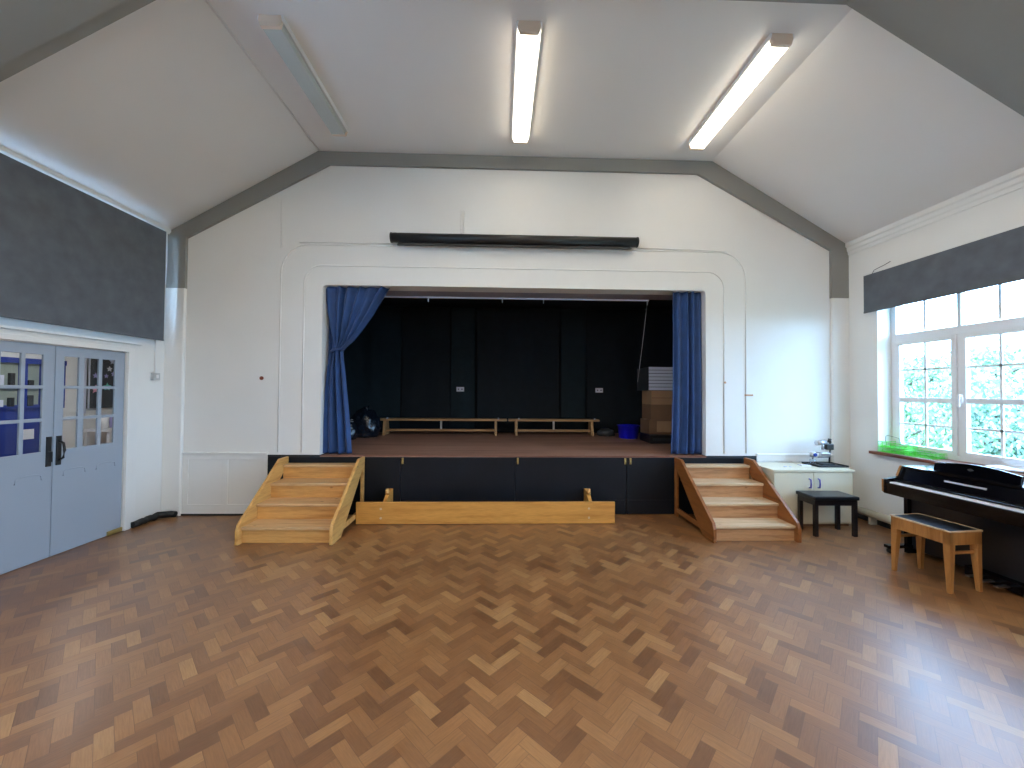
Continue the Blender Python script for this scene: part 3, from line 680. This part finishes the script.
# ------------------------------------------------------------------ gymnastics benches
def gym_bench(lab, x0, x1, l0, l1, y, z, mt):
    t = thing('gym_bench', lab, 'bench', ((x0+x1)/2, y, z), 0, 'low wooden benches on the stage'); c = (x0+x1)/2; H = .305
    B(x0-c, x1-c, -.125, .125, H-.035, H, .006).build('seat', mt, t)
    for lx in (l0, l1):
        MB().prism([(-.165, 0), (.165, 0), (.10, H-.035), (-.10, H-.035)], lx-c-.022, lx-c+.022, 'x').build('leg', mt, t, bevel=.003)
        MB().cyl((lx-c+.05, -.09, H), (lx-c+.05, -.09, H+.025), .018, .012, 10).build('bolt_cap', 'slat', t)
    B(l0-c+.022, l1-c-.022, -.045, .045, .065, .105, .004).build('balance_rail', mt, t)
    m_ = (l0+l1)/2-c; B(m_-.015, m_+.015, -.03, .03, .105, H-.035).build('centre_strut', 'metal', t)
gym_bench('long low wooden bench at the back of the stage, left one', -2.34, .13, -2.17, -.08, 7.42, .76, 'benchdull')
gym_bench('shorter low wooden bench at the back of the stage, right one', .16, 1.90, .31, 1.76, 7.42, .76, 'benchdull')
t = thing('gym_bench', 'long golden wooden bench tipped on its side on the floor before the stage', 'bench', (-.166, 4.66, 0))
B(-1.54, 1.57, 0, .035, .004, .262, .005).build('seat', 'bench', t)
for lx in (-1.235, 1.262):
    MB().prism([(.035, .02), (.035, .245), (.20, .345), (.335, .345), (.335, .002), (.16, .002)], lx-.022+.02, lx+.022+.02, 'x').build('leg', 'bench', t, bevel=.004)
    o_ = MB().cyl((lx+.02, .15, .325), (lx+.02, .15, .385), .026, .02, 14); o_.build('hook_cap', 'pine', t)
    for z in (.075, .185): MB().cyl((lx-.01, -.004, z), (lx-.01, .004, z), .014, .014, 12).build('screw_cap', 'pineRtop', t)
B(-1.2, 1.245, .255, .295, .09, .17, .004).build('balance_rail', 'bench', t)
B(-.015, .02, .035, .255, .11, .15).build('centre_strut', 'metal', t)

# ------------------------------------------------------------------ things on the stage
def lumpy(mb, c, r, seed, amp=.16, sub=4):
    q = bmesh.ops.create_icosphere(mb.bm, subdivisions=sub, radius=1)['verts']
    for v in q:
        d = v.co.normalized(); nn = noise.noise(d*2.3+Vector((seed, 0, 0)))*amp+noise.noise(d*6+Vector((0, seed, 0)))*amp*.45
        p = d*(1+nn); z = p.z
        if z < -.55: p.z = -.55-(z+.55)*.05*0
        v.co = Vector((c[0]+p.x*r[0], c[1]+p.y*r[1], c[2]+(p.z+.55)*r[2]))
    for f in mb.bm.faces: f.smooth = True
    return mb
t = thing('bin_bag', 'full shiny black plastic bag on the stage beside the left curtain', 'bag', (-2.44, 7.02, .76))
lumpy(MB(), (0, 0, 0), (.27, .22, .33), 3.3).build('bag_body', 'bag', t)
m_ = MB().tube([(.03, 0, .44), (.04, 0, .50), (.03, 0, .55)], [.06, .03, .05], 10); m_.build('bag_neck', 'bag', t)
t = thing('holdall', 'black and silver patterned holdall on the stage against the left curtain', 'bag', (-2.62, 6.62, .76))
lumpy(MB(), (0, 0, 0), (.20, .16, .24), 8.1, .08).build('bag_body', 'bag', t)
m_ = MB(); rnd = random.Random(4)
for i in range(16):
    a = rnd.uniform(-.12, .17); z = rnd.uniform(.24, .36); m_.box(a, a+rnd.uniform(.015, .05), -.162, -.150, z, z+rnd.uniform(.006, .02))
m_.build('silver_print', 'silver', t)
B(.02, .085, -.182, -.17, .14, .20).build('white_tag', 'paper', t)
t = thing('tub', 'bright blue plastic tub on the stage near the right curtain', 'tub', (2.345, 6.98, .76))
mb = MB(); N = 28; prof = [(0, 0), (.155, 0), (.165, .01), (.188, .22), (.198, .222), (.198, .236), (.182, .236), (.158, .02), (0, .018)]
vs = [[mb.bm.verts.new((r*math.cos(2*PI*i/N), r*math.sin(2*PI*i/N), z)) for i in range(N)] for r, z in prof[1:-1]]
for A, Bv in zip(vs, vs[1:]):
    for i in range(N): f = mb.bm.faces.new([A[i], A[(i+1) % N], Bv[(i+1) % N], Bv[i]]); f.smooth = True
mb.bm.faces.new(vs[0][::-1]); mb.bm.faces.new(vs[-1]); mb.build('tub_body', 'tub', t)
MB().tube([(.198*math.cos(a), .198*math.sin(a), .228) for a in [2*PI*i/28 for i in range(29)]], .007, 6).build('rim', 'tub', t)
t = thing('folded_sack', 'dark grey folded sack on the stage between the right bench and the blue tub', 'sack', (2.02, 7.3, .76))
lumpy(MB(), (0, 0, 0), (.17, .13, .095), 5.5, .1, 3).build('sack_body', 'greydark', t)
B(-.17, .10, -.02, .03, .055, .09, .01).build('strap', 'slat' if False else 'greydark', t)
def carton(lab, x0, x1, y0, y1, z0, z1, mt, tape=True):
    t = thing('cardboard_box', lab, 'box', ((x0+x1)/2, (y0+y1)/2, z0), 0, 'cardboard boxes stacked on the stage'); a, b_, h = (x1-x0)/2, (y1-y0)/2, z1-z0
    B(-a, a, -b_, b_, .001, h, .004).build('carton', mt, t)
    m_ = B(-a-.002, a+.002, -.025, .025, h-.002, h+.0015); m_.build('tape', 'benchdull', t)
    B(-a+.01, a-.01, -b_-.003, -b_, h*.46, h*.5).build('flap_seam', 'carddark', t)
t = thing('equipment_case', 'flat black case on the stage floor beneath the cardboard boxes', 'case', (2.79, 6.45, .76))
B(-.34, .33, -.24, .24, 0, .14, .02).build('case_body', 'blackplastic', t); B(-.3, .3, -.255, -.24, .055, .085, .004).build('latch_rail', 'greydark', t)
carton('brown cardboard box with pale front, lowest of the boxes by the right curtain', 2.47, 3.05, 6.32, 6.72, .90, 1.14, 'carddark')
B(2.60, 3.0, 6.312, 6.319, .94, 1.12).build('parcel_label', 'card').parent = None
bpy.data.objects['parcel_label']['label'] = 'pale rectangular panel on the front of the lowest cardboard box'; bpy.data.objects['parcel_label']['category'] = 'label'
carton('darker brown cardboard box in the middle of the boxes by the right curtain', 2.50, 3.05, 6.32, 6.72, 1.14, 1.395, 'carddark')
carton('light brown cardboard box, topmost of the boxes by the right curtain', 2.50, 3.05, 6.30, 6.72, 1.395, 1.625, 'card')
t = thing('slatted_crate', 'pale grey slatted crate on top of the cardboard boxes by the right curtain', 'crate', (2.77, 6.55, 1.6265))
B(-.31, .31, -.245, .30, 0, .39).build('crate_body', 'greydark', t)  # dark grey body: shade on the white crate's side put into its colour
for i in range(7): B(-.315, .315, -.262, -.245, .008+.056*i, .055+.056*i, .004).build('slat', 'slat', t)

# ------------------------------------------------------------------ cabinet, apparatus, black stool
t = thing('cupboard', 'low cream two-door cupboard in the corner right of the stage', 'cupboard', (3.765, 4.76, 0))
B(-.485, .485, -.215, .225, .03, .655).build('body', 'cab', t, bevel=.002)
B(-.50, .50, -.245, .235, .658, .685, .003).build('worktop', 'cab', t)
for s in (-1, 1):
    d = B(min(s*.004, s*.483), max(s*.004, s*.483), -.235, -.217, .055, .65, .002).build('door', 'cab', t)
    hx = s*.055
    MB().tube([(hx, -.236, .47), (hx, -.262, .475), (hx, -.266, .52), (hx, -.262, .57), (hx, -.236, .575)], .008, 8).build('handle', 'purple', d)
B(-.46, .46, -.20, .20, 0, .03).build('plinth', 'carddark', t)
t = thing('serving_tray', 'black tray on the cream cupboard', 'tray', (4.13, 4.79, .686))
m_ = MB().box(-.19, .19, -.14, .14, 0, .008).box(-.19, .19, -.14, -.13, 0, .022).box(-.19, .19, .13, .14, 0, .022).box(-.19, -.18, -.14, .14, 0, .022).box(.18, .19, -.14, .14, 0, .022)
m_.box(-.27, -.18, -.03, .03, .014, .024, ry(.2)); m_.build('tray_body', 'blackplastic', t, bevel=.003)
t = thing('apparatus_stand', 'small metal apparatus with black post and silver head on the black tray', 'equipment', (4.17, 4.80, .694))
B(-.10, .06, -.05, .05, 0, .016, .004).build('base', 'greydark', t)
MB().tube([(.03, 0, .01), (.035, 0, .12), (.045, 0, .22), (.04, 0, .30)], .010, 8).build('post', 'blackplastic', t)
B(-.03, .065, -.035, .035, .19, .265, .01).build('head', 'blackplastic', t)
MB().cyl((-.14, 0, .272), (-.02, 0, .285), .030, .034).build('silver_cap', 'silver', t)
MB().cyl((.03, 0, .28), (.04, 0, .33), .022, .018).build('knob', 'blackplastic', t)
MB().cyl((-.055, 0, .19), (-.055, 0, .27), .015).build('lens_tube', 'silver', t)
MB().tube([(-.16, 0, .155), (-.02, 0, .15), (.03, 0, .15)], .006, 8).tube([(-.12, 0, .095), (.03, 0, .09)], .006, 8).build('arm', 'silver', t)
MB().box(-.09, .03, -.02, .02, .10, .15).build('clamp', 'metal', t, bevel=.004)
t = thing('glass_jar', 'small clear jar with dark lid on the black tray left of the apparatus', 'jar', (3.985, 4.80, .694))
MB().cyl((0, 0, 0), (0, 0, .07), .035).build('jar_body', 'clear', t)
MB().cyl((0, 0, .07), (0, 0, .10), .012).cyl((0, 0, .10), (0, 0, .16), .034).build('lid', 'metal', t)
MB().cyl((.0, -.035, .13), (.0, -.045, .13), .022).build('dial', 'boardblue', t)
tag(B(3.78, 3.90, 4.72, 4.80, .686, .70, .004).build('notebook', 'paper'), 'small white pad on the cream cupboard left of the tray', 'notepad')
tag(MB().cyl((3.55, 4.70, .686), (3.55, 4.70, .694), .02).cyl((3.60, 4.68, .686), (3.60, 4.68, .693), .014).build('cup_hook', 'slat'), 'tiny pale discs lying on the left end of the cream cupboard', 'counter')

t = thing('piano_stool', 'black padded stool standing in front of the cream cupboard', 'stool', (3.768, 4.345, 0), -.02)
B(-.255, .255, -.145, .145, .405, .448, .014).build('seat', 'vinyl', t)
B(-.24, .24, -.13, .13, .345, .404, .003).build('apron', 'espresso', t)
for sx in (-1, 1):
    for sy in (-1, 1): B(sx*.2205-.0195, sx*.2205+.0195, sy*.112-.0195, sy*.112+.0195, 0, .38, .003).build('leg', 'espresso', t)

# ------------------------------------------------------------------ oak bench by the piano
t = thing('piano_bench', 'light oak bench with black padded top in front of the piano', 'stool', (3.752, 3.235, 0), math.radians(6))
HX, HY, HT = .155, .215, .49
m_ = MB()
m_.box(-HX, HX, -HY, -HY+.02, HT-.105, HT-.004).box(-HX, HX, HY-.02, HY, HT-.105, HT-.004).box(-HX, -HX+.02, -HY+.02, HY-.02, HT-.105, HT-.004).box(HX-.02, HX, -HY+.02, HY-.02, HT-.105, HT-.004)
m_.build('apron', 'oak', t, bevel=.002)
m_ = MB().box(-HX-.004, HX+.004, -HY-.004, -HY+.008, HT-.004, HT+.008).box(-HX-.004, HX+.004, HY-.008, HY+.004, HT-.004, HT+.008).box(-HX-.004, -HX+.008, -HY+.008, HY-.008, HT-.004, HT+.008).box(HX-.008, HX+.004, -HY+.008, HY-.008, HT-.004, HT+.008)
m_.build('rim', 'pineRtop', t)
B(-HX+.008, HX-.008, -HY+.008, HY-.008, HT-.03, HT+.007, .004).build('seat_pad', 'vinyl', t)
for sx in (-1, 1):
    for sy in (-1, 1):
        cx, cy = sx*(HX-.024), sy*(HY-.024); q = MB(); a = .024; b_ = .014; ox, oy = cx+sx*(a-b_), cy+sy*(a-b_)
        q.box(cx-a, cx+a, cy-a, cy+a, .34, HT-.004)
        low = [q.bm.verts.new((ox+i*b_, oy+j*b_, 0)) for i, j in ((-1, -1), (1, -1), (1, 1), (-1, 1))]; hi = [q.bm.verts.new((cx+i*a, cy+j*a, .34)) for i, j in ((-1, -1), (1, -1), (1, 1), (-1, 1))]
        q.bm.faces.new(low[::-1]); q.bm.faces.new(hi)
        for i in range(4): q.bm.faces.new([low[i], low[(i+1) % 4], hi[(i+1) % 4], hi[i]])
        q.build('leg', 'oak', t, bevel=.002)
for sy in (-1, 1): B(-HX+.04, HX-.04, sy*(HY-.026)-.009, sy*(HY-.026)+.009, .305, .325).build('stretcher', 'oak', t)

# ------------------------------------------------------------------ digital piano: local x = towards the wall, local y = along the keys (far end +)
t = thing('digital_piano', 'black upright digital piano with a curved music rest under the window', 'piano', (3.87, 3.80, 0), math.radians(2.6))
PL = 1.40
side = [(.235, 0), (.235, .545), (.02, .60), (.0, .62), (0, .735), (.012, .745), (.155, .765), (.205, .872), (.56, .872), (.56, 0)]
for y0, y1 in ((-.035, 0), (-PL, -PL+.035)):
    MB().prism([(a, b_) for a, b_ in side], y0, y1, 'y').build('side_panel', 'blackgloss', t, bevel=.004)
for y0, y1 in ((-.016, .0015),):
    MB().prism([(-.001, .62), (-.001, .742), (.006, .742), (.006, .62)], y0, y1, 'y').build('cheek_edge', 'oak', t)
    MB().prism([(.150, .772), (.196, .872), (.205, .873), (.160, .768)], y0, y1, 'y').build('cheek_edge', 'oak', t)
B(.012, .33, -PL+.035, -.035, .60, .68).build('keybed', 'blackgloss', t, bevel=.004)
B(.006, .024, -PL+.035, -.035, .62, .712).build('key_slip', 'blackgloss', t, bevel=.003)
kw = (PL-.10)/52
for i in range(52):
    y1 = -.05-kw*i; B(.026, .175, y1-kw+.0008, y1-.0008, .682, .722, .002).build('white_key', 'paper', t)
B(.073, .20, -PL+.036, -.036, .727, .742).build('key_cover', 'blackgloss', t, bevel=.004)
MB().prism([(.17, .742), (.20, .742), (.232, .855), (.215, .855)], -PL+.036, -.036, 'y').build('control_panel', 'blackgloss', t)
B(.20, .56, -PL+.036, -.036, .852, .873).build('lid', 'blackgloss', t, bevel=.004)
B(.28, .30, -PL+.036, -.036, .05, .60).build('lower_panel', 'vinyl', t)
B(.54, .56, -PL+.036, -.036, .0, .852).build('back_panel', 'espresso', t)
m_ = MB()
rest = []
for i in range(21):
    u = i/20; y = -.262-u*.60; rest.append((y, .948+.036*math.sin(PI*u)))
poly = [(rest[0][0], .874)]+rest+[(rest[-1][0], .874)]
A = [m_.bm.verts.new((.235+(z-.874)*.22, y, z)) for y, z in poly]; Bv = [m_.bm.verts.new((.250+(z-.874)*.22, y, z)) for y, z in poly]
m_.bm.faces.new(A); m_.bm.faces.new(Bv[::-1])
for i in range(len(poly)): j = (i+1) % len(poly); m_.bm.faces.new([A[i], Bv[i], Bv[j], A[j]])
mr_ = m_.build('music_rest', 'blackgloss', t, bevel=.002)
B(.196, .236, -.87, -.25, .873, .881, .002).build('rest_ledge', 'blackgloss', mr_)
B(.192, .206, -.68, -.38, .790, .812, .003).build('book_stop', 'slat', t)
MB().prism([(-.56, .935), (-.535, .948), (-.51, .935), (-.535, .922)], .246, .248, 'x').build('maker_emblem', 'greydark', mr_)
for y in (-PL/2-.09, -PL/2, -PL/2+.09):
    B(.10, .21, y-.016, y+.016, .045, .058, .004).build('pedal', 'metal', t)
B(.21, .28, -PL/2-.19, -PL/2+.19, .02, .10, .004).build('pedal_box', 'blackgloss', t)
for y in (-.02, -PL+.02):
    B(.02, .30, y-.028, y+.028, .055, .085, .006).build('foot', 'blackgloss', t)
    MB().cyl((.06, y-.014, .027), (.06, y+.014, .027), .026).build('caster', 'blackplastic', t)

# ------------------------------------------------------------------ outside
struct(B(5.0, 90, -60, 90, -1.6, -1.5).build('ground_garden', 'grass'))
def tree(lab, x, y, h, r, seed, mt, nleaf=6000, zt=None):
    rnd = random.Random(seed); t = thing('garden_tree', lab, 'tree', (x, y, -1.5), 0, 'trees and bushes in the garden outside')
    m_ = MB(); m_.tube([(0, 0, 0), (.06*h*.2, 0, h*.3), (0, .04*h, h*.6), (.02, 0, h*.9)], [.06*r, .045*r, .03*r, .01], 8)
    for i in range(14):
        a = rnd.random()*6.28; z = h*rnd.uniform(.25, .75); L = r*rnd.uniform(.5, .9)
        m_.tube([(0, 0, z), (L*.5*math.cos(a), L*.5*math.sin(a), z+L*.3), (L*math.cos(a), L*math.sin(a), z+L*.45)], [.03*r, .018*r, .006], 6)
    m_.build('trunk', 'bark', t)
    lf = bmesh.new(); cl = []
    for i in range(26):
        a = rnd.random()*6.28; q = rnd.random()**.5; zz = rnd.uniform(.12, 1)
        rr = r*q*math.sqrt(max(.05, 1-((zz-.45)/.62)**2)); cl.append(Vector((rr*math.cos(a), rr*math.sin(a), zz*h*.93)))
    for i in range(nleaf):
        c = rnd.choice(cl); d = Vector((rnd.gauss(0, 1), rnd.gauss(0, 1), rnd.gauss(0, .8)))*r*.20; p = c+d
        if p.z < .05: continue
        nrm = Vector((rnd.uniform(-1, 1), rnd.uniform(-1, 1), rnd.uniform(-1, 1))).normalized(); tg = nrm.orthogonal().normalized(); bt = nrm.cross(tg); s = r*rnd.uniform(.02, .048)
        V = [lf.verts.new(p+tg*s*1.5), lf.verts.new(p+bt*s*.6), lf.verts.new(p-tg*s*1.5), lf.verts.new(p-bt*s*.6)]; lf.faces.new(V)
    me = bpy.data.meshes.new('foliage'); lf.to_mesh(me); lf.free(); o = bpy.data.objects.new('foliage', me); C.objects.link(o); me.materials.append(MAT[mt]); o.parent = t
spots = [(8.8, 8.2, 3.1, 1.2, 'leaf', 'bushy green shrub outside, furthest left through the left casement'),
         (10.2, 8.4, 3.5, 1.4, 'leaf2', 'grey green tree outside behind the left casement'),
         (11.6, 9.0, 3.3, 1.4, 'leaf', 'leafy tree outside behind the window mullion'),
         (12.2, 7.9, 2.7, 1.3, 'leaf', 'low leafy bush outside behind the right casement'),
         (14.0, 9.4, 3.4, 1.7, 'leaf2', 'tall grey green tree outside at the right edge of the window'),
         (17.5, 14.8, 5.0, 2.3, 'leaf2', 'distant pale tree outside beyond the garden bushes, left'),
         (22.5, 16.8, 5.2, 2.6, 'leaf', 'distant pale tree outside beyond the garden bushes, right'),
         (14.6, 13.8, 4.4, 1.9, 'leaf', 'distant round tree outside at the far left of the window')]
for i, (x, y, h, r, mt, lb) in enumerate(spots): tree(lb, x, y, h, r, 20+i, mt)
t = thing('house', 'pale house with a grey roof and chimney far beyond the garden trees', 'house', (33, 24.5, -1.5), math.radians(-20))
B(-5, 5, -4, 4, 0, 4.0).build('wall', 'render_', t)
MB().prism([(-4.3, 4.0), (4.3, 4.0), (0, 5.6)], -5.3, 5.3, 'x').build('roof', 'roof', t)
B(1.2, 2.2, -.5, .5, 4.8, 6.5).build('chimney', 'brick', t)
for x in (-3.4, -1, 1.4, 3.6):
    f_ = B(x-.5, x+.5, -4.05, -4.0, 2.3, 3.4).build('window', 'upvc', t); B(x-.42, x+.42, -4.07, -4.05, 2.38, 3.32).build('pane', 'darkpane', f_)
for y in (-2, 1.5):
    f_ = B(-5.05, -5.0, y-.5, y+.5, 2.3, 3.4).build('window', 'upvc', t); B(-5.07, -5.05, y-.42, y+.42, 2.38, 3.32).build('pane', 'darkpane', f_)
